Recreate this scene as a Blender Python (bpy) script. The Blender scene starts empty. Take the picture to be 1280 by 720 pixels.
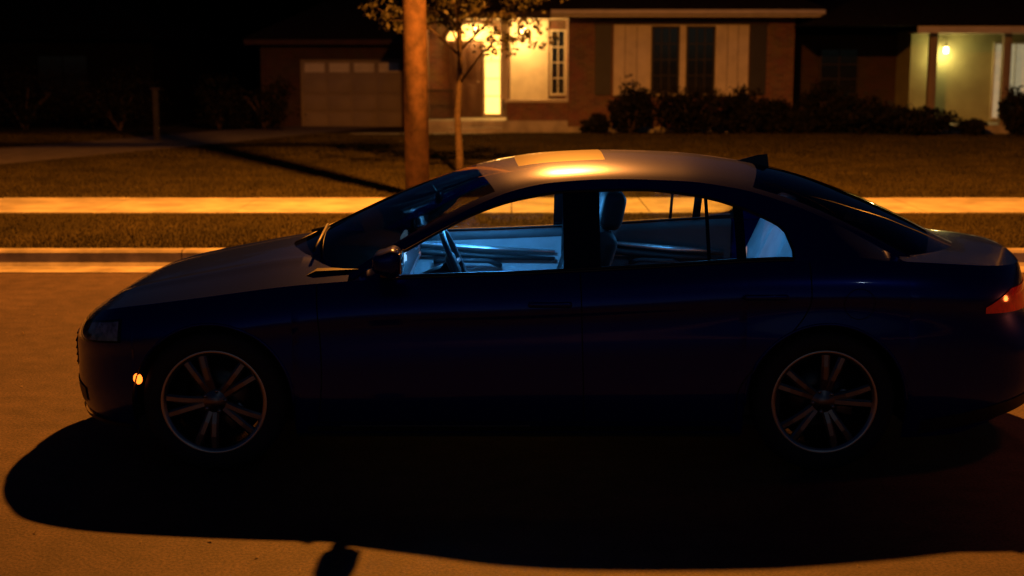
import bpy, bmesh, math, random
import numpy as np
from mathutils import Vector, Matrix
random.seed(7); rng=np.random.default_rng(7)
S=bpy.context.scene
COL=S.collection

# ------------------------------------------------------------------ helpers
def empty(name,loc=(0,0,0)):
    o=bpy.data.objects.new(name,None); o.location=loc; o.empty_display_size=.2
    COL.objects.link(o); return o
def mesh_obj(name,verts,faces,mat=None,parent=None,smooth=False,fm=None):
    me=bpy.data.meshes.new(name)
    me.from_pydata([tuple(v) for v in verts],[],[tuple(f) for f in faces]); me.update()
    o=bpy.data.objects.new(name,me); COL.objects.link(o)
    mats=mat if isinstance(mat,(list,tuple)) else ([mat] if mat else [])
    for m in mats: me.materials.append(m)
    if fm is not None: me.polygons.foreach_set('material_index',fm)
    if smooth: me.polygons.foreach_set('use_smooth',[True]*len(me.polygons))
    if parent: o.parent=parent
    return o
def np_mesh(name,V,F,mat,parent=None):
    me=bpy.data.meshes.new(name); n=F.shape[0]; k=F.shape[1]
    me.vertices.add(len(V)); me.vertices.foreach_set('co',V.astype(np.float32).ravel())
    me.loops.add(n*k); me.loops.foreach_set('vertex_index',F.astype(np.int32).ravel())
    me.polygons.add(n); me.polygons.foreach_set('loop_start',np.arange(0,n*k,k,dtype=np.int32))
    me.update(calc_edges=True); me.validate()
    o=bpy.data.objects.new(name,me); COL.objects.link(o); me.materials.append(mat)
    if parent: o.parent=parent
    return o
def box(name,x0,x1,y0,y1,z0,z1,mat,parent=None,bevel=0,rot=None,seg=2):
    c=Vector(((x0+x1)/2,(y0+y1)/2,(z0+z1)/2)); s=((x1-x0)/2,(y1-y0)/2,(z1-z0)/2)
    bm=bmesh.new(); bmesh.ops.create_cube(bm,size=2)
    for v in bm.verts: v.co=Vector((v.co.x*s[0],v.co.y*s[1],v.co.z*s[2]))
    if bevel: bmesh.ops.bevel(bm,geom=bm.edges[:],offset=bevel,segments=seg,affect='EDGES',profile=.5)
    M=Matrix.Rotation(rot[1],4,rot[0]) if rot else Matrix.Identity(4)
    for v in bm.verts: v.co=M@v.co+c
    me=bpy.data.meshes.new(name); bm.to_mesh(me); bm.free()
    if bevel: me.polygons.foreach_set('use_smooth',[True]*len(me.polygons))
    me.materials.append(mat)
    o=bpy.data.objects.new(name,me); COL.objects.link(o)
    if parent: o.parent=parent
    return o
def tube(name,pts,r,mat,parent=None,seg=8,closed=False):
    pts=[Vector(p) for p in pts]; V=[];F=[]
    n=len(pts); rr=r if isinstance(r,(list,tuple)) else [r]*n
    for i,p in enumerate(pts):
        a=pts[(i-1)%n] if (closed or i>0) else p; b=pts[(i+1)%n] if (closed or i<n-1) else p
        t=(b-a).normalized(); up=Vector((0,0,1)) if abs(t.z)<.9 else Vector((1,0,0))
        u=t.cross(up).normalized(); w=t.cross(u)
        for k in range(seg):
            an=2*math.pi*k/seg; V.append(p+(u*math.cos(an)+w*math.sin(an))*rr[i])
    for i in range(n if closed else n-1):
        j=(i+1)%n
        for k in range(seg):
            k2=(k+1)%seg; F.append((i*seg+k,i*seg+k2,j*seg+k2,j*seg+k))
    if not closed:
        F.append(tuple(range(seg))[::-1]); F.append(tuple((n-1)*seg+k for k in range(seg)))
    return mesh_obj(name,V,F,mat,parent,True)
def lathe_y(name,prof,mat,parent,c=(0,0,0),seg=64):
    V=[];F=[];n=len(prof)
    for k in range(seg):
        a=2*math.pi*k/seg
        for r,y in prof: V.append((c[0]+r*math.cos(a),c[1]+y,c[2]+r*math.sin(a)))
    for k in range(seg):
        k2=(k+1)%seg
        for i in range(n-1): F.append((k*n+i,k*n+i+1,k2*n+i+1,k2*n+i))
    return mesh_obj(name,V,F,mat,parent,True)

# ------------------------------------------------------------------ materials
def nmat(name):
    m=bpy.data.materials.new(name); m.use_nodes=True; nt=m.node_tree
    return m,nt,nt.nodes['Principled BSDF']
def mat(name,col,rough=.6,metal=0,var=.0,scale=5,bump=0,bscale=60,coat=0,spec=.5,col2=None,detail=4,emis=None,es=0,dist=.01,crough=.04):
    m,nt,b=nmat(name); N=nt.nodes;L=nt.links
    b.inputs['Roughness'].default_value=rough; b.inputs['Metallic'].default_value=metal
    b.inputs['Coat Weight'].default_value=coat; b.inputs['Coat Roughness'].default_value=crough
    b.inputs['Specular IOR Level'].default_value=spec
    tc=N.new('ShaderNodeTexCoord')
    if col2 is None: col2=tuple(c*(1-var) for c in col); col1=tuple(c*(1+var*.6) for c in col)
    else: col1=col
    nz=N.new('ShaderNodeTexNoise'); nz.inputs['Scale'].default_value=scale; nz.inputs['Detail'].default_value=detail
    L.new(tc.outputs['Object'],nz.inputs['Vector'])
    cr=N.new('ShaderNodeValToRGB'); cr.color_ramp.elements[0].position=.35; cr.color_ramp.elements[1].position=.65
    cr.color_ramp.elements[0].color=(*col2,1); cr.color_ramp.elements[1].color=(*col1,1)
    L.new(nz.outputs['Fac'],cr.inputs['Fac']); L.new(cr.outputs['Color'],b.inputs['Base Color'])
    if bump:
        n2=N.new('ShaderNodeTexNoise'); n2.inputs['Scale'].default_value=bscale; n2.inputs['Detail'].default_value=3
        L.new(tc.outputs['Object'],n2.inputs['Vector'])
        bp=N.new('ShaderNodeBump'); bp.inputs['Strength'].default_value=bump; bp.inputs['Distance'].default_value=dist
        L.new(n2.outputs['Fac'],bp.inputs['Height']); L.new(bp.outputs['Normal'],b.inputs['Normal'])
    if emis:
        b.inputs['Emission Color'].default_value=(*emis,1); b.inputs['Emission Strength'].default_value=es
    return m
def glassmat(name,tint,ior=1.45,refl=(1,1,1)):
    m=bpy.data.materials.new(name); m.use_nodes=True; nt=m.node_tree; nt.nodes.clear();N=nt.nodes;L=nt.links
    o=N.new('ShaderNodeOutputMaterial'); t=N.new('ShaderNodeBsdfTransparent'); t.inputs[0].default_value=(*tint,1)
    g=N.new('ShaderNodeBsdfGlossy'); g.inputs['Roughness'].default_value=.03; g.inputs[0].default_value=(*refl,1)
    f=N.new('ShaderNodeFresnel'); f.inputs[0].default_value=ior
    mx=N.new('ShaderNodeMixShader'); L.new(f.outputs[0],mx.inputs[0]); L.new(t.outputs[0],mx.inputs[1]); L.new(g.outputs[0],mx.inputs[2])
    L.new(mx.outputs[0],o.inputs[0]); return m
def brickmat(name,c1,c2,mortar):
    m,nt,b=nmat(name);N=nt.nodes;L=nt.links
    tc=N.new('ShaderNodeTexCoord'); sp=N.new('ShaderNodeSeparateXYZ'); L.new(tc.outputs['Object'],sp.inputs[0])
    ad=N.new('ShaderNodeMath'); ad.operation='ADD'; L.new(sp.outputs['X'],ad.inputs[0]); L.new(sp.outputs['Y'],ad.inputs[1])
    cb=N.new('ShaderNodeCombineXYZ'); L.new(ad.outputs[0],cb.inputs['X']); L.new(sp.outputs['Z'],cb.inputs['Y'])
    br=N.new('ShaderNodeTexBrick'); br.inputs['Scale'].default_value=1; br.inputs['Brick Width'].default_value=.22; br.inputs['Row Height'].default_value=.075
    br.inputs['Mortar Size'].default_value=.008; br.inputs['Color1'].default_value=(*c1,1); br.inputs['Color2'].default_value=(*c2,1); br.inputs['Mortar'].default_value=(*mortar,1)
    L.new(cb.outputs[0],br.inputs['Vector'])
    nz=N.new('ShaderNodeTexNoise'); nz.inputs['Scale'].default_value=2.5; L.new(tc.outputs['Object'],nz.inputs['Vector'])
    mx=N.new('ShaderNodeMix'); mx.data_type='RGBA'; mx.blend_type='MULTIPLY'; mx.inputs[0].default_value=.6
    L.new(br.outputs['Color'],mx.inputs[6]); L.new(nz.outputs['Color'],mx.inputs[7]); L.new(mx.outputs[2],b.inputs['Base Color'])
    b.inputs['Roughness'].default_value=.85
    bp=N.new('ShaderNodeBump'); bp.inputs['Strength'].default_value=.5; bp.inputs['Distance'].default_value=.01
    L.new(br.outputs['Fac'],bp.inputs['Height']); bp.invert=True; L.new(bp.outputs['Normal'],b.inputs['Normal'])
    return m
def asphaltmat():
    m,nt,b=nmat('asphalt');N=nt.nodes;L=nt.links
    tc=N.new('ShaderNodeTexCoord')
    def noise(s,d=4,r=.55):
        n=N.new('ShaderNodeTexNoise'); n.inputs['Scale'].default_value=s; n.inputs['Detail'].default_value=d; n.inputs['Roughness'].default_value=r
        L.new(tc.outputs['Object'],n.inputs['Vector']); return n
    big=noise(.55,5); fine=noise(70,3,.7); mid=noise(7,6)
    r1=N.new('ShaderNodeValToRGB'); r1.color_ramp.elements[0].position=.3; r1.color_ramp.elements[1].position=.7
    r1.color_ramp.elements[0].color=(.040,.029,.026,1); r1.color_ramp.elements[1].color=(.082,.060,.052,1); L.new(big.outputs['Fac'],r1.inputs['Fac'])
    r2=N.new('ShaderNodeValToRGB'); r2.color_ramp.elements[0].position=.36; r2.color_ramp.elements[1].position=.66
    r2.color_ramp.elements[0].color=(.45,.45,.45,1); r2.color_ramp.elements[1].color=(1.55,1.5,1.45,1); L.new(fine.outputs['Fac'],r2.inputs['Fac'])
    mx=N.new('ShaderNodeMix'); mx.data_type='RGBA'; mx.blend_type='MULTIPLY'; mx.inputs[0].default_value=1
    L.new(r1.outputs['Color'],mx.inputs[6]); L.new(r2.outputs['Color'],mx.inputs[7])
    r3=N.new('ShaderNodeValToRGB'); r3.color_ramp.elements[0].position=.3; r3.color_ramp.elements[1].position=.7
    r3.color_ramp.elements[0].color=(.65,.63,.63,1); r3.color_ramp.elements[1].color=(1.2,1.15,1.15,1); L.new(mid.outputs['Fac'],r3.inputs['Fac'])
    m2=N.new('ShaderNodeMix'); m2.data_type='RGBA'; m2.blend_type='MULTIPLY'; m2.inputs[0].default_value=1
    L.new(mx.outputs[2],m2.inputs[6]); L.new(r3.outputs['Color'],m2.inputs[7])
    L.new(m2.outputs[2],b.inputs['Base Color'])
    b.inputs['Roughness'].default_value=.75; b.inputs['Specular IOR Level'].default_value=.3
    bp=N.new('ShaderNodeBump'); bp.inputs['Strength'].default_value=.55; bp.inputs['Distance'].default_value=.005
    L.new(fine.outputs['Fac'],bp.inputs['Height']); L.new(bp.outputs['Normal'],b.inputs['Normal'])
    return m
M_asph=asphaltmat()
M_grass=mat('grass_soil',(.056,.045,.018),.95,scale=.9,col2=(.030,.026,.011),bump=.8,bscale=30,dist=.04,spec=.1,detail=8)
M_blade=mat('grass_blades',(.070,.058,.020),.85,scale=1.1,col2=(.036,.031,.012),spec=.1)
M_conc=mat('concrete',(.42,.39,.33),.85,scale=3,var=.3,bump=.3,bscale=80,dist=.004,detail=8)
M_kerb=mat('kerb_concrete',(.28,.25,.22),.85,scale=4,var=.4,bump=.4,bscale=60,dist=.005,detail=8)
M_drive=mat('driveway_concrete',(.13,.11,.095),.85,scale=3,var=.3,bump=.3,bscale=80,dist=.004,detail=8)
M_joint=mat('joint_dark',(.05,.045,.04),.9,var=.2)
M_brick=brickmat('brick',(.30,.14,.08),(.20,.09,.055),(.28,.24,.19))
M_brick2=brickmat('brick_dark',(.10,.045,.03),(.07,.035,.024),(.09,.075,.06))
M_cream=mat('cream_boards',(.72,.66,.52),.7,var=.12,scale=3,bump=.1)
M_trim=mat('white_trim',(.66,.61,.50),.6,var=.08,scale=4)
M_shut=mat('shutter_paint',(.02,.02,.022),.5,var=.2)
M_garage=mat('garage_paint',(.27,.22,.17),.65,var=.1,scale=2)
M_shing=mat('roof_shingles',(.02,.017,.015),.95,var=.4,scale=14,bump=.8,bscale=25,dist=.02,spec=.05)
M_wall2=mat('olive_render',(.36,.36,.20),.8,var=.12,scale=2,bump=.2)
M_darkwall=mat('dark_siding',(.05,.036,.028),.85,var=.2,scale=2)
M_vdark=mat('unlit_house_tone',(.006,.005,.0045),.95,var=.2,scale=2,spec=.05)  # lack of light put into the colour, near-black for walls and roof
M_wdark=mat('house_window_glass',(.012,.014,.018),.08,spec=.8,var=.1)
M_wood=mat('pole_wood',(.12,.065,.036),.85,scale=9,var=.4,bump=.6,bscale=35,dist=.01)
M_bark=mat('bark',(.11,.075,.05),.9,var=.3,scale=20,bump=.6)
M_leaf=mat('tree_leaves',(.07,.06,.024),.6,scale=3,col2=(.03,.03,.012))
M_shrub=mat('shrub_leaves',(.016,.015,.008),.7,scale=3,col2=(.008,.008,.0045),spec=.15)
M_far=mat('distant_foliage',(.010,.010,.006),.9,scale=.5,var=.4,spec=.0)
M_door=mat('front_door_wood',(.09,.04,.02),.5,var=.2)
M_metal=mat('galvanised',(.35,.35,.35),.45,metal=.9,var=.1)
M_post=mat('weathered_post',(.05,.042,.035),.8,var=.2)
M_glow=mat('lit_window',(.8,.6,.3),.5,emis=(1,.52,.10),es=3.4,scale=2,var=.3)
M_glow2=mat('lamp_glow',(.9,.7,.4),.5,emis=(1,.64,.22),es=20)
M_curt=mat('lit_curtain',(.6,.55,.4),.7,emis=(.9,.75,.42),es=.26,scale=3,var=.3)
M_sod=mat('sodium_lens',(.9,.6,.3),.5,emis=(1,.5,.12),es=20)
# car
M_paint=mat('navy_car_paint',(.003,.016,.20),.27,metal=.6,var=.10,scale=300,coat=.45,spec=.2,crough=.05)
M_black=mat('black_plastic',(.012,.012,.012),.5,var=.2,bump=.1,bscale=300)
M_gblack=mat('gloss_black',(.004,.004,.005),.12,var=.1,coat=.3)
M_sun=mat('sunroof_glass',(.006,.005,.004),.35,var=.1,spec=.25)
M_liner=mat('wheel_liner',(.006,.006,.006),.9,var=.2)
M_tyre=mat('tyre_rubber',(.014,.014,.014),.75,var=.2,bump=.2,bscale=80)
M_rim=mat('alloy',(.50,.46,.42),.33,metal=1,var=.1,scale=6)
M_rimd=mat('alloy_dark',(.27,.25,.235),.36,metal=1,var=.1)
M_disc=mat('brake_disc',(.10,.095,.09),.4,metal=1,var=.2)
M_chrome=mat('chrome',(.6,.6,.6),.12,metal=1,var=.03)
M_glass=glassmat('side_glass',(.80,.88,.90))
M_wscr=glassmat('windscreen_glass',(.06,.055,.05),1.38)
M_back=glassmat('rear_glass',(.06,.06,.065),1.40)
M_lens=mat('headlamp_lens',(.45,.45,.46),.08,metal=.6,coat=1,var=.6,scale=25)
M_tail=mat('tail_lamp_lens',(.22,.006,.004),.15,coat=.6,var=.5,scale=40,emis=(1,.03,.01),es=.06)
M_mark=mat('side_marker',(.8,.2,.02),.3,emis=(1,.16,.015),es=3.5)
M_leather=mat('grey_leather',(.30,.31,.32),.5,var=.12,scale=10,bump=.25,bscale=150,dist=.003)
M_leatherd=mat('dark_leather',(.022,.022,.025),.55,var=.15,scale=10,bump=.25,bscale=150,dist=.003)
M_seatd=mat('black_seat',(.008,.008,.009),.6,var=.15,scale=10,bump=.25,bscale=150,dist=.003)
M_head=mat('headliner',(.10,.10,.10),.95,var=.05)
M_alu=mat('door_trim_aluminium',(.55,.55,.56),.3,metal=.9,var=.1,scale=30)
M_seam=mat('panel_gap',(.001,.001,.001),.9,var=0)
M_scr=mat('dash_screen',(.02,.02,.02),.2,emis=(.3,.6,1),es=1.2)

# ------------------------------------------------------------------ ground
def gz(y):
    return float(np.interp(y,[17.4,38,46,60],[.135,-.27,-.5,-.55]))
KY=12.75
prof=[(-250,.1),(-60,.1),(-5.2,.1),(-5.19,-.03),(KY+.1,-.03),(KY+.11,.118),(14,.125),(17.4,.131)]+[(y,gz(y)-.004) for y in (20,24,28,32,36,38,42,46,60,110,300)]
V=[];F=[]
xs=[-300,-60,-30,-15,-7,0,7,15,30,60,300]
for y,z in prof:
    for x in xs: V.append((x,y,z))
for j in range(len(prof)-1):
    for i in range(len(xs)-1):
        a=j*len(xs)+i; F.append((a,a+1,a+1+len(xs),a+len(xs)))
mesh_obj('ground',V,F,M_grass)
mesh_obj('road',[(-120,-5.18,0),(120,-5.18,0),(120,KY-.42,0),(-120,KY-.42,0)],[(0,1,2,3)],M_asph)
def kerb(name,y0,sgn):
    P=[(0,-.02),(0,.006),(.40,-.004+.0),(.43,.03),(.445,.115),(.47,.135),(.60,.137),(.60,-.02)]
    V=[];F=[]
    X=[-120+i*3.0 for i in range(81)]
    e=empty(name)
    for x in X:
        for a,z in P: V.append((x,y0+sgn*a,z))
    n=len(P)
    for i in range(len(X)-1):
        for k in range(n-1):
            f=(i*n+k,(i+1)*n+k,(i+1)*n+k+1,i*n+k+1); F.append(f if sgn>0 else f[::-1])
    mesh_obj('kerb_and_gutter',V,F,M_kerb,e)
    V=[];F=[]
    for x in X[20:61]:
        b=len(V)
        for (a,z) in P[1:7]:
            V.append((x-.006,y0+sgn*a,z+.002)); V.append((x+.006,y0+sgn*a,z+.002))
        for k in range(5): F.append((b+2*k,b+2*k+1,b+2*k+3,b+2*k+2))
    mesh_obj('joints',V,F,M_joint,e)
kerb('kerb',KY-.43,1); kerb('kerb',-4.75,-1)
e=empty('sidewalk'); V=[];F=[]
random.seed(3)
for i in range(-30,31):
    x0=i*1.55;x1=x0+1.538; dz=random.uniform(-.004,.004)
    b=len(V)
    z0=.139+dz;z1=.143+dz
    V+=[(x0,15.75,z0),(x1,15.75,z0),(x1,17.3,z1),(x0,17.3,z1),(x0,15.75,.1),(x1,15.75,.1),(x1,17.3,.1),(x0,17.3,.1)]
    F+=[(b,b+1,b+2,b+3),(b,b+4,b+5,b+1),(b+1,b+5,b+6,b+2),(b+3,b+7,b+4,b),(b+2,b+6,b+7,b+3)]
mesh_obj('slabs',V,F,M_conc,e)
def strip(name,pts,w,dz,m):
    V=[];F=[]
    P=[Vector((p[0],p[1],0)) for p in pts]; Q=[]
    for i in range(len(P)-1):
        for k in range(8): Q.append(P[i].lerp(P[i+1],k/8))
    Q.append(P[-1])
    for i,p in enumerate(Q):
        t=(Q[min(i+1,len(Q)-1)]-Q[max(i-1,0)]).normalized(); n=Vector((-t.y,t.x,0))
        for s in (-1,1):
            q=p+n*s*w/2; V.append((q.x,q.y,gz(q.y)+dz))
    for i in range(len(Q)-1): F.append((2*i,2*i+1,2*i+3,2*i+2))
    return mesh_obj(name,V,F,m)
strip('driveway',[(-13.5,17.4),(-10.6,23),(-8.0,32),(-5.2,43.8)],3.4,.012,M_drive)
strip('garden_path',[(-4.2,36.8),(-2.4,36.9),(-.6,37.2)],1.1,.012,M_conc)

def blades(n,x0,x1,y0,y1,h,w):
    x=rng.uniform(x0,x1,n); y=rng.uniform(y0,y1,n)
    z=np.where(y<17.4,.12,np.interp(y,[17.4,38,46],[.13,-.275,-.5]))
    a=rng.uniform(0,math.pi,n); hh=h*rng.uniform(.5,1.3,n); lx=rng.normal(0,.3,n)*hh; ly=rng.normal(0,.3,n)*hh
    dx=np.cos(a)*w/2; dy=np.sin(a)*w/2
    return np.stack([np.stack([x-dx,y-dy,z],1),np.stack([x+dx,y+dy,z],1),np.stack([x+lx,y+ly,z+hh],1)],1).reshape(-1,3)
Vs=[blades(110000,-9,9,KY+.2,15.72,.032,.009),blades(110000,-11,12,17.35,26,.038,.016),blades(60000,-14,17,26,37,.045,.03)]
V=np.concatenate(Vs)
tri=V.reshape(-1,3,3); cx=tri[:,0,0]; cy=tri[:,0,1]
dcx=np.interp(cy,[17.4,23,32,43.8],[-13.5,-10.6,-8,-5.2]); keep=~((np.abs(cx-dcx)<1.75)&(cy>17.4))
V=tri[keep].reshape(-1,3)
np_mesh('lawn_grass',V,np.arange(len(V)).reshape(-1,3),M_blade)

n=500; x=rng.uniform(-7,7,n); y=rng.uniform(3.5,12.3,n); s=rng.uniform(.006,.018,n)
Vl=[]
for i in range(n):
    a=rng.uniform(0,6.28); t=rng.uniform(0,.01)
    for k in range(4):
        b=a+k*math.pi/2; Vl.append((x[i]+math.cos(b)*s[i]*(1 if k%2 else .55),y[i]+math.sin(b)*s[i]*(1 if k%2 else .55),.004+(t if k%2 else 0)))
np_mesh('fallen_leaves',np.array(Vl),np.arange(len(Vl)).reshape(-1,4),mat('dead_leaf',(.12,.08,.04),.8,var=.4,scale=3))
V=[];F=[];nx=61
for i in range(nx):
    x=-150+5*i; h=9+3*math.sin(x*.07)+2*math.sin(x*.23+1)+rng.uniform(-.8,.8)
    V+=[(x,72,-1),(x,76,h*.8),(x,84,h),(x,120,-1)]
for i in range(nx-1):
    for k in range(3): F.append((i*4+k,(i+1)*4+k,(i+1)*4+k+1,i*4+k+1))
mesh_obj('sky_mask_hill',V,F,M_far,None,True)  # added dark backdrop that blocks the bright sky horizon behind the houses

# ------------------------------------------------------------------ foliage
def leaf_mass(name,blobs,n,size,m,parent=None,shell=.55):
    C=[];tot=sum(b[3]*b[4]*b[5] for b in blobs)
    for b in blobs:
        k=max(20,int(n*b[3]*b[4]*b[5]/tot))
        nc=max(6,k//35); d=rng.normal(size=(nc,3)); d/=np.linalg.norm(d,axis=1)[:,None]
        r=rng.uniform(shell,1,nc)**.6*rng.uniform(.8,1.1,nc)
        cc=d*r[:,None]
        p=cc[rng.integers(0,nc,k)]+rng.normal(0,.13,(k,3))
        C.append(p*np.array(b[3:6])+np.array(b[:3]))
    P=np.concatenate(C); k=len(P)
    u=rng.normal(size=(k,3)); u/=np.linalg.norm(u,axis=1)[:,None]
    w=np.cross(u,rng.normal(size=(k,3))); w/=np.linalg.norm(w,axis=1)[:,None]
    s=size*rng.uniform(.6,1.3,k)[:,None]
    V=np.stack([P-u*s,P+w*s*.5,P+u*s,P-w*s*.5],1).reshape(-1,3)
    return np_mesh(name,V,np.arange(len(V)).reshape(-1,4),m,parent)
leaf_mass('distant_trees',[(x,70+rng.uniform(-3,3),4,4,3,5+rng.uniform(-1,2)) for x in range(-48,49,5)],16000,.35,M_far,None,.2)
def shrub(x,y,rx,rz,n=2200,name='shrub',sz=.05):
    z=gz(y); e=empty(name,(0,0,0))
    bl=[(x,y,z+rz*.95,rx,rx*.8,rz),(x,y,z+rz*.8,rx*.7,rx*.6,rz*.7)]
    for k in range(4): bl.append((x+random.uniform(-.5,.5)*rx,y-random.uniform(0,.4)*rx,z+rz*random.uniform(.6,1.3),rx*.5,rx*.5,rz*.5))
    leaf_mass('leaves',bl,n,sz,M_shrub,e,.4)
    for k in range(5):
        a=random.uniform(0,6.28); tube('stem',[(x,y,z-.05),(x+math.cos(a)*rx*.3,y+math.sin(a)*rx*.3,z+rz*.7),(x+math.cos(a)*rx*.6,y+math.sin(a)*rx*.6,z+rz*1.2)],[.03,.02,.008],M_bark,e,5)
    return e
random.seed(11)
for (x,y,rx,rz) in [(4.6,36.7,1.3,.66),(3.1,37,.55,.66),(2.2,37.1,.35,.25),(6.0,37,.55,.62),(6.8,37.1,.5,.48),(7.5,36.9,.35,.3),
                    (9.0,36.5,1.1,.5),(10.3,36.0,1.0,.36),(8.2,37.2,.8,.7),(12.6,35.6,.45,.62),(11.6,36,.35,.22)]:
    shrub(x,y,rx,rz,4200,sz=.055)
for (x,y,rx,rz) in [(-6.9,40,1.0,.8),(-8.4,41,.8,.9),(-11,40,1.6,.9),(-14,41,1.5,1.0)]: shrub(x,y,rx,rz,2500)

def tree(name,base,H,fork,crown,nleaf,lsz,seed,r0=.06,mleaf=M_leaf,mbark=M_bark):
    random.seed(seed); e=empty(name); x,y=base; z=gz(y)-.1
    tube('trunk',[(x,y,z),(x+.01,y,z+.3),(x-.02,y,z+fork*.6),(x+.02,y,z+fork),(x+.03,y,z+H*.75),(x,y,z+H*.95)],[r0*1.25,r0,r0*.85,r0*.75,r0*.35,.01],mbark,e,10)
    tips=[]
    for k in range(15):
        t=random.uniform(0,1); h=fork*.92+(H*.8-fork)*t; a=random.uniform(0,6.28)
        L=crown*(1-.45*t)*random.uniform(.7,1.1)
        p0=Vector((x+.02,y,z+h)); p1=p0+Vector((math.cos(a)*L*.5,math.sin(a)*L*.5,L*.45)); p2=p0+Vector((math.cos(a)*L,math.sin(a)*L,L*random.uniform(.5,.9)))
        tube('limb',[p0,p1,p2],[r0*.4,r0*.22,.005],mbark,e,6); tips+= [p1,p2,(p1+p2)/2]
        for j in range(3):
            q=p1.lerp(p2,random.random()); b=a+random.uniform(-1.3,1.3); l=L*.4
            q2=q+Vector((math.cos(b)*l,math.sin(b)*l,l*random.uniform(-.1,.6))); tube('twig',[q,(q+q2)/2,q2],[.008,.006,.003],mbark,e,4); tips+=[q2,(q+q2)/2]
    bl=[(p.x,p.y,p.z,.22*crown,.22*crown,.17*crown) for p in tips]
    leaf_mass('leaves',bl,nleaf,lsz,mleaf,e,.1); return e
tree('young_tree',(-.82,22),4.1,1.60,1.40,4200,.05,5)
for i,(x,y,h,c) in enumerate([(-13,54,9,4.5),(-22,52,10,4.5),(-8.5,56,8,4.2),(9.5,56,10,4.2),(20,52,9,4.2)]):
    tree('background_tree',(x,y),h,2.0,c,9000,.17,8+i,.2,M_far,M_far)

# ------------------------------------------------------------------ houses
def hip(name,x0,x1,y0,y1,z,h,m,parent,inset=None):
    i=(y1-y0)/2 if inset is None else inset; ym=(y0+y1)/2
    V=[(x0,y0,z),(x1,y0,z),(x1,y1,z),(x0,y1,z),(x0+i,ym,z+h),(x1-i,ym,z+h)]
    return mesh_obj(name,V,[(0,1,5,4),(1,2,5),(2,3,4,5),(3,0,4),(3,2,1,0)],m,parent)
def window(name,x0,x1,y,z0,z1,parent,nx=2,nz=4,glass=None,fr=.05,tm=None):
    g=glass or M_wdark; T=tm or M_trim
    box(name+'_glass',x0,x1,y-.02,y+.01,z0,z1,g,parent)
    box(name+'_frame_l',x0-fr,x0,y-.06,y+.02,z0-fr,z1+fr,T,parent); box(name+'_frame_r',x1,x1+fr,y-.06,y+.02,z0-fr,z1+fr,T,parent)
    box(name+'_frame_t',x0,x1,y-.058,y+.02,z1,z1+fr,T,parent); box(name+'_sill',x0,x1,y-.085,y+.02,z0-fr,z0,T,parent)
    for i in range(1,nx): 
        xm=x0+(x1-x0)*i/nx; box(name+'_muntin',xm-.012,xm+.012,y-.036,y-.02,z0,z1,T,parent)
    for i in range(1,nz):
        zm=z0+(z1-z0)*i/nz; box(name+'_muntin',x0,x1,y-.034,y-.02,zm-.012,zm+.012,T,parent)
H=empty('brick_house')
box('front_wall',1.49,7.45,38,46.5,-.6,2.80,M_brick,H)
box('porch_back_wall',-2.3,1.486,39.8,46.4,-.6,2.80,M_brick,H)
box('side_wall',-2.55,-2.3,38.6,46.4,-.6,2.80,M_brick,H)
box('foundation_band',1.47,7.47,37.97,38,-.6,-.12,M_conc,H)
box('porch_slab',-2.6,1.48,37.9,39.8,-.5,.04,M_conc,H,.01)
box('porch_step',-1.7,-.25,37.5,37.9,-.5,-.12,M_conc,H,.01)
box('porch_ceiling',-2.7,1.48,37.6,39.8,2.72,2.79,M_cream,H)
box('eave_soffit',1.2,8.0,37.35,38,2.76,2.80,M_cream,H)
box('fascia',1.0,8.05,37.28,37.35,2.74,2.93,M_trim,H)
box('gutter',1.0,8.08,37.18,37.28,2.80,2.92,M_trim,H,.02)
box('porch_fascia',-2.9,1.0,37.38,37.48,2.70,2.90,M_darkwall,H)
hip('roof',-3.1,8.15,37.25,47.2,2.935,2.7,M_shing,H)
for x in (2.19,6.28):
    box('shutter',x,x+.43,37.93,37.998,.72,2.55,M_shut,H)
    for k in range(24): box('slat',x+.05,x+.38,37.915,37.93,.78+k*.073,.82+k*.073,M_shut,H)
box('cream_panel_l',2.68,3.60,37.94,37.998,.70,2.55,M_cream,H); box('cream_panel_r',5.40,6.24,37.94,37.998,.70,2.55,M_cream,H)
for xx in (2.98,3.29,5.68,5.96): box('board_groove',xx-.006,xx+.006,37.932,37.94,.72,2.53,M_darkwall,H)
box('window_surround',3.60,5.40,37.95,37.998,.70,2.55,M_cream,H)
window('window_l',3.72,4.36,37.94,.82,2.47,H,3,4,tm=M_post); window('window_r',4.64,5.30,37.94,.82,2.47,H,3,4,tm=M_post)
box('window_header',2.15,6.75,37.9,37.998,2.56,2.64,M_darkwall,H)
box('front_door',-1.74,-.86,39.72,39.796,.05,2.10,M_door,H,.01)
for (a,b) in ((.2,.95),(1.1,1.95)):
    box('door_panel',-1.62,-1.36,39.70,39.72,a,b,M_door,H,.008); box('door_panel',-1.24,-.98,39.70,39.72,a,b,M_door,H,.008)
box('door_knob',-.96,-.92,39.66,39.72,1.0,1.05,M_chrome,H,.01)
window('sidelight',-.74,-.34,39.78,.15,2.08,H,1,4,M_glow)
V=[( -1.04+.78*math.cos(a),39.765,2.16+.45*math.sin(a)) for a in [math.pi*k/16 for k in range(17)]]
mesh_obj('arched_transom',V,[tuple(range(17))],M_glow,H)
tube('transom_frame',V,.03,M_trim,H,6)
for a in (.25,.5,.75):
    t=math.pi*a; tube('transom_bar',[(-1.04,39.75,2.16),(-1.04+.78*math.cos(t),39.75,2.16+.45*math.sin(t))],.012,M_trim,H,5)
box('cream_bay',-.05,1.0,39.74,39.797,.06,2.70,M_cream,H)
window('porch_window',1.10,1.44,39.76,.7,2.4,H,2,4)
box('low_wall',-.15,1.486,38.05,38.25,.04,.52,M_brick,H); box('low_wall_cap',-.2,1.486,38.0,38.3,.52,.60,M_trim,H,.01)
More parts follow.
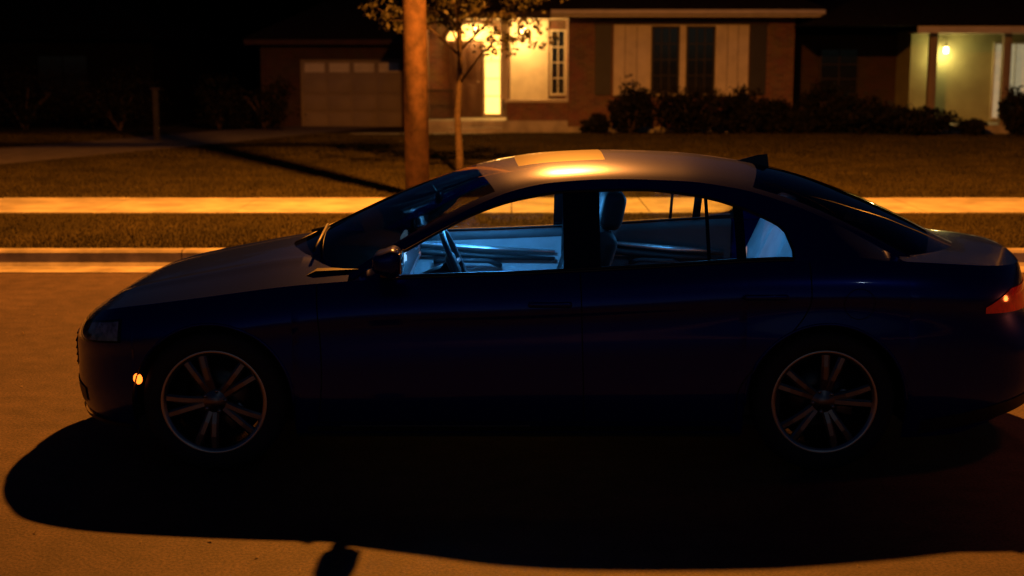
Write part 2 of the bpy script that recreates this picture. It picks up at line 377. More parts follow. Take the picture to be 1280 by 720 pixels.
for x in (-2.45,-.2): 
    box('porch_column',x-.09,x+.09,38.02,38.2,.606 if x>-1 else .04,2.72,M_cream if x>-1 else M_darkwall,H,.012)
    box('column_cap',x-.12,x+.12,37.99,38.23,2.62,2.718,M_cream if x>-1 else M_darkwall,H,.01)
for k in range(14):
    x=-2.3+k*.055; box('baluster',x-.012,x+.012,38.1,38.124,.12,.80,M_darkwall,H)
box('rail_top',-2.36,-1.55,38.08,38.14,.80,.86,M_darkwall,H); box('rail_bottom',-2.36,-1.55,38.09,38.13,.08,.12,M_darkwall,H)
def lantern(x,y,z,parent,power,col=(1,.62,.22),r=.06):
    box('lantern_glass',x-.05,x+.05,y-.05,y+.05,z-.09,z+.07,M_glow2,parent,.01)
    box('lantern_cap',x-.07,x+.07,y-.07,y+.07,z+.07,z+.11,M_shut,parent,.01); tube('lantern_rod',[(x,y,z+.1),(x,y,z+.3)],.012,M_shut,parent,6)
    l=bpy.data.lights.new('porch_bulb','POINT'); l.energy=power; l.color=col; l.shadow_soft_size=r
    o=bpy.data.objects.new('porch_bulb',l); o.location=(x,y-.02,z-.16); COL.objects.link(o); o.parent=parent
lantern(.30,39.2,2.45,H,85,(1,.50,.13)); lantern(-1.0,39.45,2.42,H,26,(1,.50,.13))
box('chimney',5.2,6.0,42,42.8,3.5,6.2,M_brick,H)
G=empty('garage_building')
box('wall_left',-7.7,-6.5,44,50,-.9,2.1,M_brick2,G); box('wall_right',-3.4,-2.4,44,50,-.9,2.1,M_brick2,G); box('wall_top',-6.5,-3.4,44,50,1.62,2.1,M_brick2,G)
box('garage_door',-6.5,-3.4,44.12,44.2,-.6,1.62,M_garage,G)
for r in range(4):
    for c in range(4):
        x0=-6.42+c*.76; z0=-.5+r*.53
        if r==3: box('door_window',x0+.05,x0+.66,44.09,44.12,z0+.12,z0+.40,M_trim,G)
        else: box('door_panel',x0,x0+.7,44.085,44.12,z0,z0+.44,M_garage,G,.012)
box('fascia',-8.1,-2.3,43.5,43.56,2.05,2.2,M_brick2,G)
hip('roof',-8.2,-2.2,43.5,50.5,2.21,1.8,M_shing,G)
R=empty('neighbour_house')
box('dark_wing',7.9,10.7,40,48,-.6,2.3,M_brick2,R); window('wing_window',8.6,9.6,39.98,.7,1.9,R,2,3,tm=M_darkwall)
box('porch_back_wall',10.7,17,38.6,48,-.6,2.4,M_wall2,R)
box('porch_slab',10.6,17,36.9,38.6,-.5,-.02,M_conc,R)
box('porch_ceiling',10.6,17,36.8,38.6,2.32,2.38,M_cream,R)
for x in (10.85,12.75,15.2): box('porch_column',x-.1,x+.1,37.0,37.2,-.02,2.32,M_garage,R,.012)
box('fascia',10.3,17.3,36.6,36.68,2.32,2.50,M_trim,R)
hip('roof',7.4,17.5,36.55,48.5,2.51,2.6,M_shing,R)
window('lit_picture_window',12.95,14.6,38.58,.1,2.05,R,3,1,M_curt)
box('front_door',15.4,16.2,38.52,38.597,0,2.0,M_door,R)
lantern(11.55,38.3,1.90,R,24,(1,.78,.26))
D=empty('dark_house')
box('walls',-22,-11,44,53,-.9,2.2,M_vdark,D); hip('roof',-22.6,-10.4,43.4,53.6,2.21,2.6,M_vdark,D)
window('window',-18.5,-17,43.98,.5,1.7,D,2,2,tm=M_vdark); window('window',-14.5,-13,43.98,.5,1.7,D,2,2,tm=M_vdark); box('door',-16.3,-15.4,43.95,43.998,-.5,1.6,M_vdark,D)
P=empty('yard_post'); box('post',-8.27,-8.15,32.9,33.02,gz(33)-.1,1.0,M_post,P,.01); box('post_cap',-8.30,-8.12,32.87,33.05,1.0,1.05,M_post,P,.01)

U=empty('utility_pole'); tube('pole',[(-1.17,17.55,0),(-1.18,17.55,2),(-1.21,17.55,4),(-1.24,17.55,6.6)],[.15,.147,.138,.12],M_wood,U,20)
box('cross_arm',-2.2,-.3,17.36,17.46,6.1,6.22,M_wood,U)
for x in (-2.1,-1.7,-.8,-.4): tube('insulator',[(x,17.41,6.22),(x,17.41,6.35)],.035,M_metal,U,8)
LX,LY,LZ=.25,14.1,7.75
SL=empty('street_lamp')
tube('mast',[(5.9,14.9,0),(5.9,14.9,4),(5.9,14.9,7.55)],[.11,.09,.07],M_metal,SL,16)
tube('arm',[(5.9,14.9,7.45),(5.2,14.8,7.85),(3.2,14.5,8.05),(LX+.4,14.12,7.93)],[.045,.04,.035,.03],M_metal,SL,10)
box('lamp_head',LX-.35,LX+.45,LY-.14,LY+.16,LZ+.08,LZ+.24,M_metal,SL,.05)
box('lamp_lens',LX-.25,LX+.15,LY-.09,LY+.09,LZ+.05,LZ+.08,M_sod,SL)
l=bpy.data.lights.new('sodium_bulb','SPOT'); l.energy=13000; l.color=(1,.30,.027); l.spot_size=math.radians(174); l.spot_blend=.35; l.shadow_soft_size=.12
o=bpy.data.objects.new('sodium_bulb',l); o.location=(LX-.05,LY,LZ-.02); COL.objects.link(o); o.parent=SL

# ------------------------------------------------------------------ CAR
def herm(pts):
    xs=np.array([p[0] for p in pts],float); ys=np.array([p[1] for p in pts],float)
    d=np.diff(ys)/np.diff(xs); m=np.zeros(len(xs)); m[0]=d[0];m[-1]=d[-1]
    for i in range(1,len(xs)-1):
        m[i]=0 if d[i-1]*d[i]<=0 else 2*d[i-1]*d[i]/(d[i-1]+d[i])
    def f(x):
        if x<=xs[0]: return ys[0]+m[0]*(x-xs[0])
        if x>=xs[-1]: return ys[-1]+m[-1]*(x-xs[-1])
        i=int(np.searchsorted(xs,x)-1); h=xs[i+1]-xs[i]; t=(x-xs[i])/h
        return ys[i]*(2*t**3-3*t*t+1)+h*m[i]*(t**3-2*t*t+t)+ys[i+1]*(-2*t**3+3*t*t)+h*m[i+1]*(t**3-t*t)
    return f
CAR=empty('parked_car',(.033,7.27,0))
xN,xT=-2.215,2.60; HW=.915; AX=1.41; WR=.335; AR=.372
ztop=herm([(-2.215,.665),(-2.12,.695),(-2.0,.725),(-1.8,.765),(-1.4,.825),(-1.0,.875),(-.6,.903),(0,.925),(.6,.955),(1.2,.988),(1.5,.992),(1.8,.982),(2.2,.955),(2.5,.935),(2.6,.925)])
def plan(X):
    u=min(1,max(0,1-(X-xN)/.9)); a=(1-u**2.7)**(1/2.7)
    u=min(1,max(0,1-(xT-X)/.95)); b=(1-u**2.9)**(1/2.9)
    return a*b
def sst(a,b,x):
    t=min(1,max(0,(x-a)/(b-a))); return t*t*(3-2*t)
def side(X,z,off=0):
    top=ztop(X); tau=top-z; inn=0
    if tau<.17: inn+=.085*(1-tau/.17)**2
    inn+= .010*sst(.16,.21,tau)*(1-sst(.21,.40,tau))
    if z<.38: inn+=.055*((.38-z)/.2)**2
    fl=0
    for xc in (-AX,AX):
        fl+=.016*math.exp(-((X-xc)/.38)**2)*math.exp(-((z-.6)/.22)**2)
    y=plan(X)*(HW-inn+fl)
    sh=0
    wf=1-sst(xN,-1.82,X); wr=sst(2.0,xT,X)
    if tau<.16: sh+=wf*.085*(1-tau/.16)**2; sh-=wr*.02*(1-max(tau,0)/.16)**2
    if z<.38: sh+=wf*.03*((.38-z)/.18)**2
    if z>.55: sh-=wr*.10*sst(.5,.8,z)
    if z<.4: sh-=wr*.08*((.4-z)/.2)**2
    return Vector((X+sh,-y,z))
def sideN(X,z,off):
    p=side(X,z); a=side(X+.004,z)-side(X-.004,z); b=side(X,z+.004)-side(X,z-.004)
    n=a.cross(b); 
    if n.length<1e-9: return p
    n.normalize()
    if n.y>0 and abs(X)<2.1: n=-n
    if X<-2.1 and n.x>0: n=-n
    if X>2.1 and n.x<0 and n.y>0: n=-n
    return p+n*off
herm_b=herm([(-2.215,.215),(-2.0,.185),(-1.8,.18),(-1.0,.175),(0,.17),(1.0,.175),(1.78,.155),(2.0,.165),(2.3,.25),(2.6,.34)])
def zbot(X):
    z=herm_b(X)
    for xc in (-AX,AX):
        d=abs(X-xc)
        if d<AR: z=max(z,WR+math.sqrt(max(0,AR*AR-d*d)))
    return z
Xs=set()
for k in range(26): Xs.add(round(xN+.9*(1-math.cos(k/25*math.pi/2)),5)); Xs.add(round(xT-.95*(1-math.cos(k/25*math.pi/2)),5))
for xc in (-AX,AX):
    for k in range(-16,17): Xs.add(round(xc+AR*math.sin(k/16*math.pi/2)*.9999,5))
    Xs.add(round(xc-AR-.0015,5)); Xs.add(round(xc+AR+.0015,5))
x=-1.0
while x<1.0: Xs.add(round(x,5)); x+=.035
Xs=sorted(Xs); Xs=[x for i,x in enumerate(Xs) if i==0 or x-Xs[i-1]>.0009]
NR=34
def both(name,V,F,m,sm=True,fm=None):
    mesh_obj(name,V,F,m,CAR,sm,fm)
    mesh_obj(name+'_mirrored',[(v[0],-v[1],v[2]) for v in V],[tuple(reversed(f)) for f in F],m,CAR,sm,fm)
V=[];F=[]
for X in Xs:
    zb=zbot(X);zt=ztop(X)
    for r in range(NR+1):
        t=r/NR; t=1-(1-t)**1.35; V.append(side(X,zb+(zt-zb)*t))
n=NR+1
for i in range(len(Xs)-1):
    for r in range(NR): F.append((i*n+r,(i+1)*n+r,(i+1)*n+r+1,i*n+r+1))
both('body_side',V,F,M_paint)
crown=herm([(-2.215,.0),(-2.08,.03),(-1.9,.055),(-1.5,.085),(-1.12,.105),(-.7,.10),(1.2,.05),(1.8,.03),(2.2,.028),(2.5,.045),(2.56,.045),(2.6,.0)])
CF,CR=.38,.33
V=[];F=[];NV=24
for X in Xs:
    e=side(X,ztop(X)); c=crown(X)
    for k in range(NV+1):
        v=1-k/NV
        zc=e.z+c*(1-v**2.6)
        zc+= .010*math.exp(-((v-.62)/.06)**2)*(1 if X<-1 else 0)*sst(-2.2,-1.7,X)
        V.append((e.x,e.y*v,zc))
n=NV+1
for i in range(len(Xs)-1):
    for k in range(NV):
        X=Xs[i]; y=abs((V[i*n+k][1]+V[i*n+k+1][1])/2)
        front=X< -1.12+CF*y*y+.07; rear=X>2.0-CR*y*y-.05
        if front or rear: F.append((i*n+k,(i+1)*n+k,(i+1)*n+k+1,i*n+k+1))
both('bonnet_and_boot',V,F,M_paint)
Pc=herm([(-1.3,.90),(-1.12,.978),(-.9,1.085),(-.6,1.222),(-.3,1.335),(-.1,1.385),(.15,1.418),(.45,1.43),(.8,1.42),(1.1,1.386),(1.4,1.322),(1.7,1.218),(1.95,1.108),(2.15,1.008),(2.3,.94),(2.4,.90)])
yr=herm([(-1.2,.84),(-.85,.79),(-.5,.705),(-.2,.640),(.1,.61),(.5,.60),(1.0,.60),(1.3,.63),(1.6,.69),(1.9,.75),(2.2,.79),(2.4,.80)])
def cc(x): return CF*(1-sst(-.5,.4,x))-CR*sst(.5,1.5,x)
def roofpt(xp,v,dz=0):
    X=xp+cc(xp)*.4
    for _ in range(6): y=yr(X)*v; X=xp+cc(xp)*y*y
    y=yr(X)*v
    return Vector((X,-y,Pc(xp)-.055*(y/.6)**2*(1+.6*abs(v)**6)+dz))
xps=sorted(set([round(-1.25+.03*k,4) for k in range(121)]+[-1.08,-.215,1.19,2.05,-.02,.42,-.205,1.18]))
vs=[0,.12,.25,.4,.5,.55,.65,.75,.84,.90,.945,.975,1.0]
V=[];F=[];fm=[]
for xp in xps:
    for v in vs: V.append(roofpt(xp,v))
n=len(vs)
for i in range(len(xps)-1):
    xm=(xps[i]+xps[i+1])/2
    for k in range(n-1):
        vm=(vs[k]+vs[k+1])/2; mi=0
        if vm<.945:
            if -1.08<xm<-.215: mi=1
            elif 1.19<xm<2.05: mi=3
            elif -.02<xm<.42 and vm<.55: mi=4
            elif xm<-1.08: mi=2
        F.append((i*n+k,i*n+k+1,(i+1)*n+k+1,(i+1)*n+k)); fm.append(mi)
both('roof_and_screens',V,F,[M_paint,M_wscr,M_gblack,M_back,M_sun],True,fm)
V=[];F=[]
hx=[x for x in xps if -.2<x<1.18]
for xp in hx:
    for v in vs[:-2]: V.append(roofpt(xp,v*.98,-.03))
n=len(vs)-2
for i in range(len(hx)-1):
    for k in range(n-1): F.append((i*n+k,i*n+k+1,(i+1)*n+k+1,(i+1)*n+k))
both('headliner',V,F,M_head)
rail=[roofpt(xp,1.0) for xp in np.arange(-1.25,2.4,.01)]
rX=np.array([p.x for p in rail]); rZ=np.array([p.z for p in rail]); rY=np.array([-p.y for p in rail])
def railz(X): return float(np.interp(X,rX,rZ))
def raily(X): return float(np.interp(X,rX,rY))
dlo_t=herm([(-.60,.985),(-.50,1.035),(-.38,1.10),(-.18,1.195),(.0,1.25),(.25,1.287),(.56,1.293),(.82,1.268),(1.0,1.225),(1.15,1.165),(1.23,1.115),(1.262,1.03)])
D0,D1=-.60,1.262
def belt(X): return ztop(X)-.002
def gh(X,z,off=0):
    b=belt(X); W=-side(X,ztop(X)).y; zr=max(railz(X),b+.004); h=(z-b)/(zr-b); h=min(max(h,0),1)
    y=W+(raily(X)-W)*(h**.92)+.012*math.sin(math.pi*h)
    if zr<=b+.03: y=W
    return Vector((X,-(y+off),z))
P0,P1=.205,.375
gx=sorted(set([round(-.86+.02*k,4) for k in range(146)]+[D0,D0+.002,D1,D1-.002,P0,P1,.865,.882,1.0,1.045]))
V=[];F=[];fm=[];GV=[];GF=[]
NB,NG,NT=2,10,6
for X in gx:
    b=belt(X)-.004; zr=max(railz(X),b+.006); db=b+.016
    if D0<X<D1: dt=max(dlo_t(X),db+.001)
    else: db=min(db,zr-.001); dt=db
    zz=[b,b+(db-b)*.6,db]+[db+(dt-db)*k/NG for k in range(1,NG+1)]+[dt+(zr-dt)*k/NT for k in range(1,NT+1)]
    for z in zz: V.append(gh(X,z))
    for z in zz: GV.append(gh(X,z,-.007))
n=1+2+NG+NT
for i in range(len(gx)-1):
    xm=(gx[i]+gx[i+1])/2
    for k in range(n-1):
        f=(i*n+k,(i+1)*n+k,(i+1)*n+k+1,i*n+k+1)
        if 2<=k<2+NG:
            if not (D0<xm<D1): continue
            pil=(P0<xm<P1) or (1.0<xm<1.045) or (.865<xm<.882)
            if pil: F.append(f); fm.append(1)
            else: GF.append(f)
        else: F.append(f); fm.append(0)
both('greenhouse_side',V,F,[M_paint,M_gblack],True,fm)
both('side_windows',GV,GF,M_glass)
def both_tube(name,pts,r,m,seg=6,closed=False):
    tube(name,pts,r,m,CAR,seg,closed); tube(name+'_mirrored',[(p[0],-p[1],p[2]) for p in pts],r,m,CAR,seg,closed)
dx=[D0+.002+(D1-D0-.004)*k/70 for k in range(71)]
loop=[gh(x_,belt(x_)+.012,.002) for x_ in dx]+[gh(x_,dlo_t(x_),.002) for x_ in reversed(dx)]
both_tube('window_seal',loop,.007,M_black,6,True)
both_tube('waist_trim',[gh(x_,belt(x_)+.004,.004) for x_ in dx],.006,M_gblack)
for s in (-1,1):
    for xc in (-AX,AX):
        V=[];F=[]
        for k in range(33):
            a=-.25+ (math.pi+.5)*k/32
            for yy in (.905,.85,.62): V.append((xc+(AR+.002)*math.cos(a),s*yy,WR+(AR+.002)*math.sin(a)))
        for k in range(32):
            for j in range(2): F.append((k*3+j,k*3+j+1,k*3+j+4,k*3+j+3))
        b=len(V); V.append((xc,s*.62,.2)); 
        for k in range(32): F.append((k*3+2,k*3+5,b))
        mesh_obj('wheel_well',V,F,M_liner,CAR,True)
for xc in (-AX,AX):
    pts=[]
    for k in range(41):
        a=-.02+(math.pi+.04)*k/40; X=xc+AR*math.cos(a); z=WR+AR*math.sin(a); p=side(X,z); pts.append((p.x,p.y+.004,p.z))
    both_tube('arch_lip',pts,.009,M_paint)
V=[];F=[]
fx=[-2.05,-1.78,-1.04,1.04,1.78,2.0,2.35]
fz=[.25,.22,.18,.18,.20,.22,.33]; fy=[.5,.61,.61,.61,.61,.61,.6]
for a,b,c in zip(fx,fz,fy): V+=[(a,-c,b),(a,c,b)]
for i in range(len(fx)-1): F.append((2*i,2*i+1,2*i+3,2*i+2))
mesh_obj('underbody',V,F,M_liner,CAR)
box('underbody_pan',-1.03,1.03,-.86,.86,.165,.20,M_liner,CAR)
box('engine_bulkhead',-1.05,-1.0,-.8,.8,.2,.84,M_liner,CAR); box('rear_bulkhead',1.52,1.57,-.62,.62,.2,.96,M_leatherd,CAR)
def patch(name,x0,x1,zlo,zhi,off,m,nx=14,nz=6):
    V=[];F=[]
    for i in range(nx+1):
        X=x0+(x1-x0)*i/nx; a=zlo(i/nx);b=zhi(i/nx)
        for j in range(nz+1): V.append(sideN(X,a+(b-a)*j/nz,off))
    n=nz+1
    for i in range(nx):
        for j in range(nz): F.append((i*n+j,(i+1)*n+j,(i+1)*n+j+1,i*n+j+1))
    both(name,V,F,m)
patch('headlamp',-2.205,-1.86,lambda t:.565+.045*t,lambda t:.635+.06*t,.004,M_lens,26)
patch('headlamp_bezel',-2.208,-1.845,lambda t:.555+.048*t,lambda t:.645+.062*t,.002,M_gblack,26)
patch('grille',-2.215,-2.17,lambda t:.40,lambda t:.60,.005,M_black,8)
patch('lower_intake',-2.215,-2.08,lambda t:.25+.02*t,lambda t:.36-.02*t,.005,M_black,20)
patch('front_lip',-2.215,-1.80,lambda t:.195,lambda t:.215,.012,M_black,20,2)
V=[];
for rr_,oo in ((0,.006),(.7,.006),(1,.001)):
    for k in range(16):
        p=side(-1.765+.024*rr_*math.cos(k*math.pi/8),.44+.026*rr_*math.sin(k*math.pi/8)); V.append((p.x,p.y-oo,p.z))
both('side_marker_lamp',V,[(r*16+k,r*16+(k+1)%16,(r+1)*16+(k+1)%16,(r+1)*16+k) for r in range(2) for k in range(16)],M_mark)
patch('tail_lamp',2.16,2.598,lambda t:.745-.02*t,lambda t:.775+.07*min(1,t*2.2),.005,M_tail,30)
patch('rear_lower_trim',1.86,2.598,lambda t:.18+.12*t,lambda t:.25+.12*t,.004,M_black,30)
patch('sill_trim',-.98,.98,lambda t:.20,lambda t:.225,.010,M_black,30,2)
patch('sill_highlight',-.82,.05,lambda t:.228,lambda t:.236,.016,M_alu,20,1)  # bright strip added in place of the light caught along the sill
for k in range(5):
    z=.425+k*.035; pts=[]
    for j in range(13):
        X=-2.2145+.044*(j/12)**2; pts.append(sideN(X,z,.006))
    both_tube('grille_bar',pts,.004,M_gblack,5)
def gap(name,fn,n=40,w=.0025):
    V=[];F=[]
    P=[fn(k/n) for k in range(n+1)]
    for k in range(n+1):
        a=P[max(k-1,0)];b=P[min(k+1,n)]; dx_=b[0]-a[0];dz_=b[1]-a[1]; L=math.hypot(dx_,dz_); nx=-dz_/L*w;nz=dx_/L*w
        V.append(sideN(P[k][0]+nx,P[k][1]+nz,.0012)); V.append(sideN(P[k][0]-nx,P[k][1]-nz,.0012))
    for k in range(n): F.append((2*k,2*k+1,2*k+3,2*k+2))
    both(name,V,F,M_seam,False)
gap('front_door_gap',lambda t:(-.93+.05*math.sin(t*2.2)*(1-t),.24+t*(ztop(-.9)-.25)))
gap('centre_door_gap',lambda t:(.30-.02*t,.24+t*(ztop(.3)-.25)))
gap('rear_door_gap',lambda t:(1.0+.33*sst(.15,.8,t) if t>.15 else 1.0,.24+t*(ztop(1.25)-.25)))
gap('sill_gap',lambda t:(-.93+1.93*t,.24))
gap('fuel_flap',lambda t:(1.55+.07*math.cos(t*6.283),.80+.07*math.sin(t*6.283)),30,.0015)
for xh,zh in ((.14,.80),(1.12,.835)):
    for s in (-1,1):
        p=side(xh,zh); y=s*(-p.y+.022)
        box('door_handle',p.x-.10,p.x+.10,y-.010,y+.010,zh-.013,zh+.013,M_paint,CAR,.009,seg=3)
        for q in (-.085,.085): box('handle_mount',p.x+q-.012,p.x+q+.012,min(s*(-p.y),y),max(s*(-p.y),y),zh-.011,zh+.011,M_paint,CAR)
for s in (-1,1):
    o=box('mirror_housing',-.66,-.53,s*.93-.105,s*.93+.105,.93,1.065,M_paint,CAR,.045,seg=5)
    for v in o.data.vertices:
        if v.co.x<-.6: v.co.z=1.0+(v.co.z-1.0)*.75; 
    box('mirror_glass',-.534,-.527,s*.93-.085,s*.93+.085,.95,1.045,M_chrome,CAR,.003)
    box('mirror_stalk',-.64,-.58,min(s*.80,s*.87),max(s*.80,s*.87),.905,.96,M_gblack,CAR,.012)
V=[(1.20,-.012,1.375),(1.36,-.02,1.335),(1.36,.02,1.335),(1.20,.012,1.375),(1.30,-.004,1.402),(1.352,-.004,1.408),(1.352,.004,1.408),(1.30,.004,1.402)]
V=[(a-.08,b,c+.008) for a,b,c in V]
mesh_obj('shark_fin_antenna',V,[(0,1,5,4),(1,2,6,5),(2,3,7,6),(3,0,4,7),(4,5,6,7),(3,2,1,0)],M_gblack,CAR)
for y0 in (-.55,.05): tube('wiper',[(roofpt(-1.07,0).x+.30*y0*y0,y0,Pc(-1.07)+.012-.06*y0*y0),(-.98+.38*(y0+.5)**2,y0+.52,Pc(-1.0)-.0+.02-.08*(y0+.5)**2)],.008,M_black,CAR,6)
box('rear_plate',2.50,2.507,-.26,.26,.60,.72,M_trim,CAR)
for s in (-1,1): tube('exhaust_tip',[(2.3,s*.52,.31),(2.50,s*.52,.31)],.04,M_rimd,CAR,16)

def wheel(xc,s):
    W=empty('wheel',(xc,s*.90,WR)); W.parent=CAR
    tp=[(.235,.02),(.245,.006),(.27,.0),(.305,.006),(.325,.02),(.335,.05),(.335,.17),(.325,.2),(.30,.215),(.24,.21)]
    lathe_y('tyre',tp,M_tyre,W,seg=72)
    lathe_y('rim_barrel',[(.243,.008),(.243,.014),(.232,.02),(.226,.035),(.222,.08),(.215,.2)],M_rimd,W,seg=72)
    lathe_y('rim_lip',[(.222,.018),(.230,.008),(.238,.004),(.245,.006)],M_rim,W,seg=72)
    lathe_y('brake_disc',[(.06,.105),(.155,.105),(.155,.125)],M_disc,W,seg=48)
    lathe_y('inner_cover',[(.0,.15),(.21,.15)],M_liner,W,seg=32)
    box('caliper',.07,.165,.08,.12,-.06,.07,M_rimd,W,.015)
    lathe_y('hub',[(0,.018),(.028,.018),(.032,.022),(.05,.026),(.066,.04),(.066,.09)],M_rimd,W,seg=32)
    V=[];F=[]
    for k in range(5):
        a0=2*math.pi*k/5+math.pi/2
        for d in (-1,1):
            secs=[]
            for t in (0,.33,.66,1):
                r=.045+(.228-.045)*t; an=a0+d*(.16+.02*t)*(1.0 if t>0 else 1.2)
                wd=.019+.001*t; y=.030-.010*math.sin(t*math.pi)-.012*t; th=.032
                c=Vector((r*math.cos(an),0,r*math.sin(an))); tn=Vector((-math.sin(an),0,math.cos(an)))
                secs.append([c-tn*wd+Vector((0,y+.008,0)),c-tn*wd*.5+Vector((0,y,0)),c+tn*wd*.5+Vector((0,y,0)),c+tn*wd+Vector((0,y+.008,0)),c+tn*wd*.8+Vector((0,y+th,0)),c-tn*wd*.8+Vector((0,y+th,0))])
            b=len(V)
            for q in secs: V+=q
            for i in range(3):
                for j in range(6): F.append((b+i*6+j,b+i*6+(j+1)%6,b+(i+1)*6+(j+1)%6,b+(i+1)*6+j))
    mesh_obj('spokes',V,F,M_rimd,W)
    for k in range(5):
        a=2*math.pi*(k+.5)/5+math.pi/2; x_,z_=.05*math.cos(a),.05*math.sin(a)
        tube('lug_nut',[(x_,.02,z_),(x_,.05,z_)],.009,M_rim,W,6)
    if s>0: W.rotation_euler=(0,0,math.pi)
    W.rotation_euler.y=random.uniform(0,1.2) if s<0 else .3
for xc in (-AX,AX):
    for s in (-1,1): wheel(xc,s)

def seat(x,y,w,m,name):
    box(name+'_cushion',x-.30,x+.25,y-w,y+w,.36,.54,m,CAR,.06,('Y',-.10),4)
    box(name+'_bolster',x-.28,x+.22,y-w-.01,y-w+.09,.42,.60,m,CAR,.04,('Y',-.08),3); box(name+'_bolster',x-.28,x+.22,y+w-.09,y+w+.01,.42,.60,m,CAR,.04,('Y',-.08),3)
    box(name+'_back',x+.19,x+.33,y-w+.0,y+w-.0,.46,1.10,m,CAR,.06,('Y',.32),4)
    box(name+'_back_bolster',x+.13,x+.28,y-w-.01,y-w+.07,.52,1.0,m,CAR,.035,('Y',.32),3); box(name+'_back_bolster',x+.13,x+.28,y+w-.07,y+w+.01,.52,1.0,m,CAR,.035,('Y',.32),3)
    box(name+'_headrest',x+.33,x+.45,y-.13,y+.13,1.08,1.27,m,CAR,.045,('Y',.2),4)
    for q in (-.05,.05): tube('headrest_post',[(x+.36,y+q,1.02),(x+.39,y+q,1.12)],.006,M_chrome,CAR,6)
seat(.06,-.37,.24,M_seatd,'driver_seat'); seat(.10,.37,.24,M_seatd,'passenger_seat')
box('rear_bench',.82,1.35,-.62,.62,.38,.55,M_leather,CAR,.06,('Y',-.12),4)
for yy in (-.40,0,.40): 
    box('rear_seat_back',1.24,1.37,yy-.205,yy+.205,.50,1.06,M_leather,CAR,.055,('Y',.42),4)
for yy in (-.40,.40): box('rear_headrest',1.40,1.50,yy-.12,yy+.12,1.03,1.17,M_leather,CAR,.04,('Y',.3),4)
box('parcel_shelf',1.48,1.90,-.64,.64,.94,.96,M_leatherd,CAR)
box('floor_carpet',-1.0,1.5,-.80,.80,.205,.23,M_leatherd,CAR)
V=[];F=[]
pr=[(-1.08,.86),(-.95,.925),(-.75,.935),(-.62,.92),(-.56,.88),(-.55,.80),(-.60,.70),(-.72,.58),(-.95,.5)]
for k in range(17):
    y=-.74+1.48*k/16; hump=.035*math.exp(-((y+.37)/.16)**2)
    for i,(a,z) in enumerate(pr): V.append((a,y,z+(hump if 1<=i<=4 else 0)))
n=len(pr)
for k in range(16):
    for i in range(n-1): F.append((k*n+i,k*n+i+1,(k+1)*n+i+1,(k+1)*n+i))
mesh_obj('dashboard',V,F,M_leatherd,CAR,True)
box('dash_trim',-.575,-.548,-.70,.70,.79,.82,M_alu,CAR,.006)
box('centre_screen',-.60,-.58,-.13,.13,.90,1.01,M_scr,CAR,.008)
box('instrument_panel',-.575,-.56,-.52,-.22,.84,.93,M_scr,CAR,.006)
box('centre_console',-.65,.35,-.12,.12,.25,.58,M_leatherd,CAR,.04); box('gear_lever',-.32,-.27,-.025,.025,.58,.70,M_gblack,CAR,.015); box('armrest',.0,.35,-.10,.10,.58,.66,M_leather,CAR,.03)
c=Vector((-.30,-.37,.90)); tilt=math.radians(24); R_=.185
ax=Vector((math.cos(tilt),0,math.sin(tilt))); u=Vector((0,1,0)); w=ax.cross(u)
tube('steering_wheel',[c+(u*math.cos(a)+w*math.sin(a))*R_ for a in [2*math.pi*k/40 for k in range(40)]],.015,M_leatherd,CAR,10,True)
for a in (0,math.pi,math.pi*1.5 if w.z>0 else math.pi*.5): tube('wheel_spoke',[c-ax*.02,c+(u*math.cos(a)+w*math.sin(a))*R_],.012,M_alu,CAR,6)
box('airbag_hub',c.x-.045,c.x,c.y-.07,c.y+.07,c.z-.06,c.z+.06,M_leatherd,CAR,.02,('Y',-tilt)); tube('steering_column',[c-ax*.02,c-ax*.30],.035,M_black,CAR,10)
for s in (-1,1):
    for (x0,x1) in ((-.88,.27),(.33,1.22)):
        V=[];F=[];nx=20;pz=[(.24,.80),(.40,.79),(.50,.775),(.56,.745),(.60,.735),(.625,.765),(.70,.785),(.80,.79),(.88,.785),(.915,.775),(.93,.79)]
        for i in range(nx+1):
            X=x0+(x1-x0)*i/nx; bz=ztop(X)-.93
            for z,y in pz: V.append((X,s*(y+ .012),z+(bz*(z/.93)) +.015*math.sin(i/nx*3.1)*(1 if .5<z<.7 else 0)))
        n=len(pz)
        for i in range(nx):
            for k in range(n-1): F.append((i*n+k,i*n+k+1,(i+1)*n+k+1,(i+1)*n+k))
        fm=[]
        rear=x0>0
        for i in range(nx):
            for k in range(n-1): fm.append(1 if (k in (0,8,9) or (rear and k>4)) else 0)
        mesh_obj('door_card',V,F,[M_leather,M_leatherd],CAR,True,fm)
        L=x1-x0
        tube('door_trim_strip',[(x0+L*.04,s*.775,.87),(x0+L*.3,s*.772,.845),(x0+L*.6,s*.772,.82),(x0+L*.95,s*.775,.80)],[.004,.014,.018,.010],M_alu,CAR,8)
        tube('door_trim_dark',[(x0+L*.04,s*.772,.83),(x0+L*.3,s*.768,.80),(x0+L*.6,s*.768,.775),(x0+L*.95,s*.772,.76)],[.006,.022,.018,.012],M_seatd,CAR,8)
        tube('door_pull',[(x0+L*.35,s*.77,.74),(x0+L*.42,s*.72,.76),(x0+L*.62,s*.72,.755),(x0+L*.68,s*.77,.72)],.014,M_leatherd,CAR,8)
        box('inner_handle',x0+L*.22,x0+L*.36,s*.77-.01,s*.77+.01,.775,.80,M_chrome,CAR,.006)
        lathe_y('speaker',[(0,.0),(.06,.0),(.07,.006)],M_black,CAR,(x0+.16,s*.785,.45),24)
for s in (-1,1): tube('inner_b_pillar',[(.29,s*.80,.3),(.29,s*.79,.93),(.29,s*.67,1.15),(.29,s*.58,1.28)],[.05,.04,.03,.025],M_seatd,CAR,8)
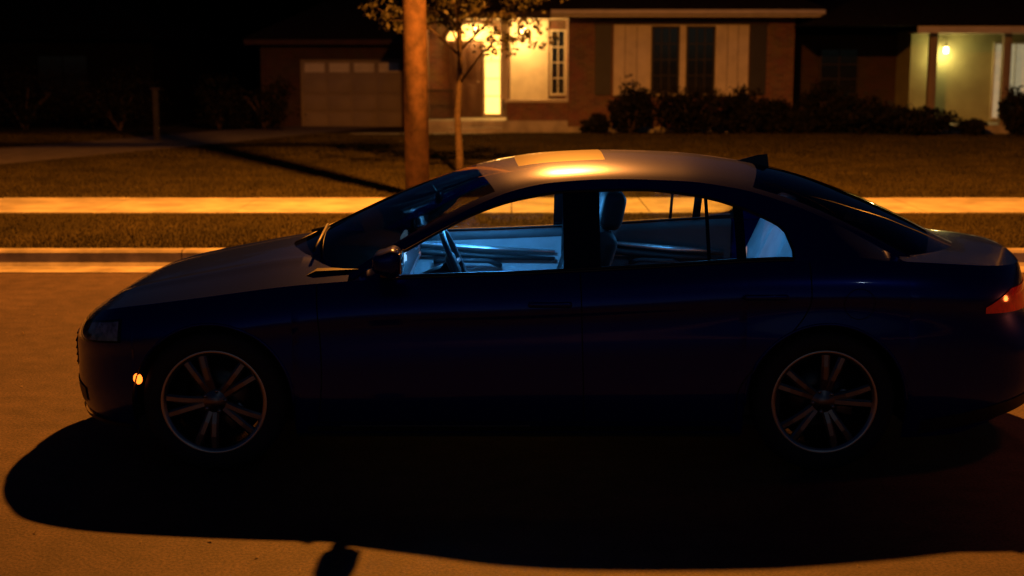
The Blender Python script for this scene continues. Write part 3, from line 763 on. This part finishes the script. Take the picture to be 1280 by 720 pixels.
box('rear_view_mirror',-.42,-.39,-.12,.12,1.17,1.23,M_gblack,CAR,.012); tube('mirror_stem',[(-.42,0,1.22),(-.46,0,1.27)],.01,M_black,CAR,6)
box('dome_lamp',-.13,-.03,-.07,.07,1.352,1.362,mat('dome_lens',(.8,.9,1),.4,emis=(.45,.75,1),es=4),CAR)
def ilamp(x,y,z,p,nm='reading_bulb'):
    l=bpy.data.lights.new(nm,'POINT'); l.energy=p; l.color=(.075,.42,1); l.shadow_soft_size=.035
    o=bpy.data.objects.new(nm,l); o.location=(x,y,z); COL.objects.link(o); o.parent=CAR
ilamp(-.16,0,1.29,38); ilamp(1.0,0,1.31,5,'dome_bulb')
box('rear_dome_lamp',.93,1.05,-.06,.06,1.36,1.368,M_head,CAR)
for s in (-1,1):
    l=bpy.data.lights.new('tail_fill_bulb','POINT'); l.energy=2.4; l.color=(1,.16,.03); l.shadow_soft_size=.04  # added fill light outside the lens, reddens and lightens the road at the tail
    o=bpy.data.objects.new('tail_fill_bulb',l); o.location=(2.68,s*.74,.78); COL.objects.link(o); o.parent=CAR

# ------------------------------------------------------------------ world, moonlight
Wd=bpy.data.worlds.new('World'); S.world=Wd; Wd.use_nodes=True; nt=Wd.node_tree
sky=nt.nodes.new('ShaderNodeTexSky'); sky.sky_type='NISHITA'; sky.sun_disc=False
sky.sun_elevation=math.radians(12); sky.sun_rotation=math.radians(180)
mx=nt.nodes.new('ShaderNodeMix'); mx.data_type='RGBA'; mx.blend_type='MULTIPLY'; mx.inputs[0].default_value=1; mx.inputs[7].default_value=(.20,.40,1,1)
nt.links.new(sky.outputs[0],mx.inputs[6])
bg=nt.nodes['Background']; bg.inputs['Strength'].default_value=.0042; nt.links.new(mx.outputs[2],bg.inputs['Color'])
sun=bpy.data.lights.new('moon','SUN'); sun.energy=.008; sun.angle=math.radians(.5); sun.color=(.6,.75,1)
o=bpy.data.objects.new('moon',sun); COL.objects.link(o); o.rotation_euler=(math.radians(50),0,math.radians(20))

cam=bpy.data.cameras.new('camera'); co=bpy.data.objects.new('camera',cam); COL.objects.link(co)
co.location=(0,0,1.95); co.rotation_euler=(math.radians(90-9.6),0,0)
cam.sensor_width=36; cam.lens=49.9; cam.clip_end=1000; cam.clip_start=.05
cam.dof.use_dof=True; cam.dof.focus_distance=6.8; cam.dof.aperture_fstop=2.4
S.camera=co
S.view_settings.view_transform='Standard'; S.view_settings.look='None'; S.view_settings.exposure=0
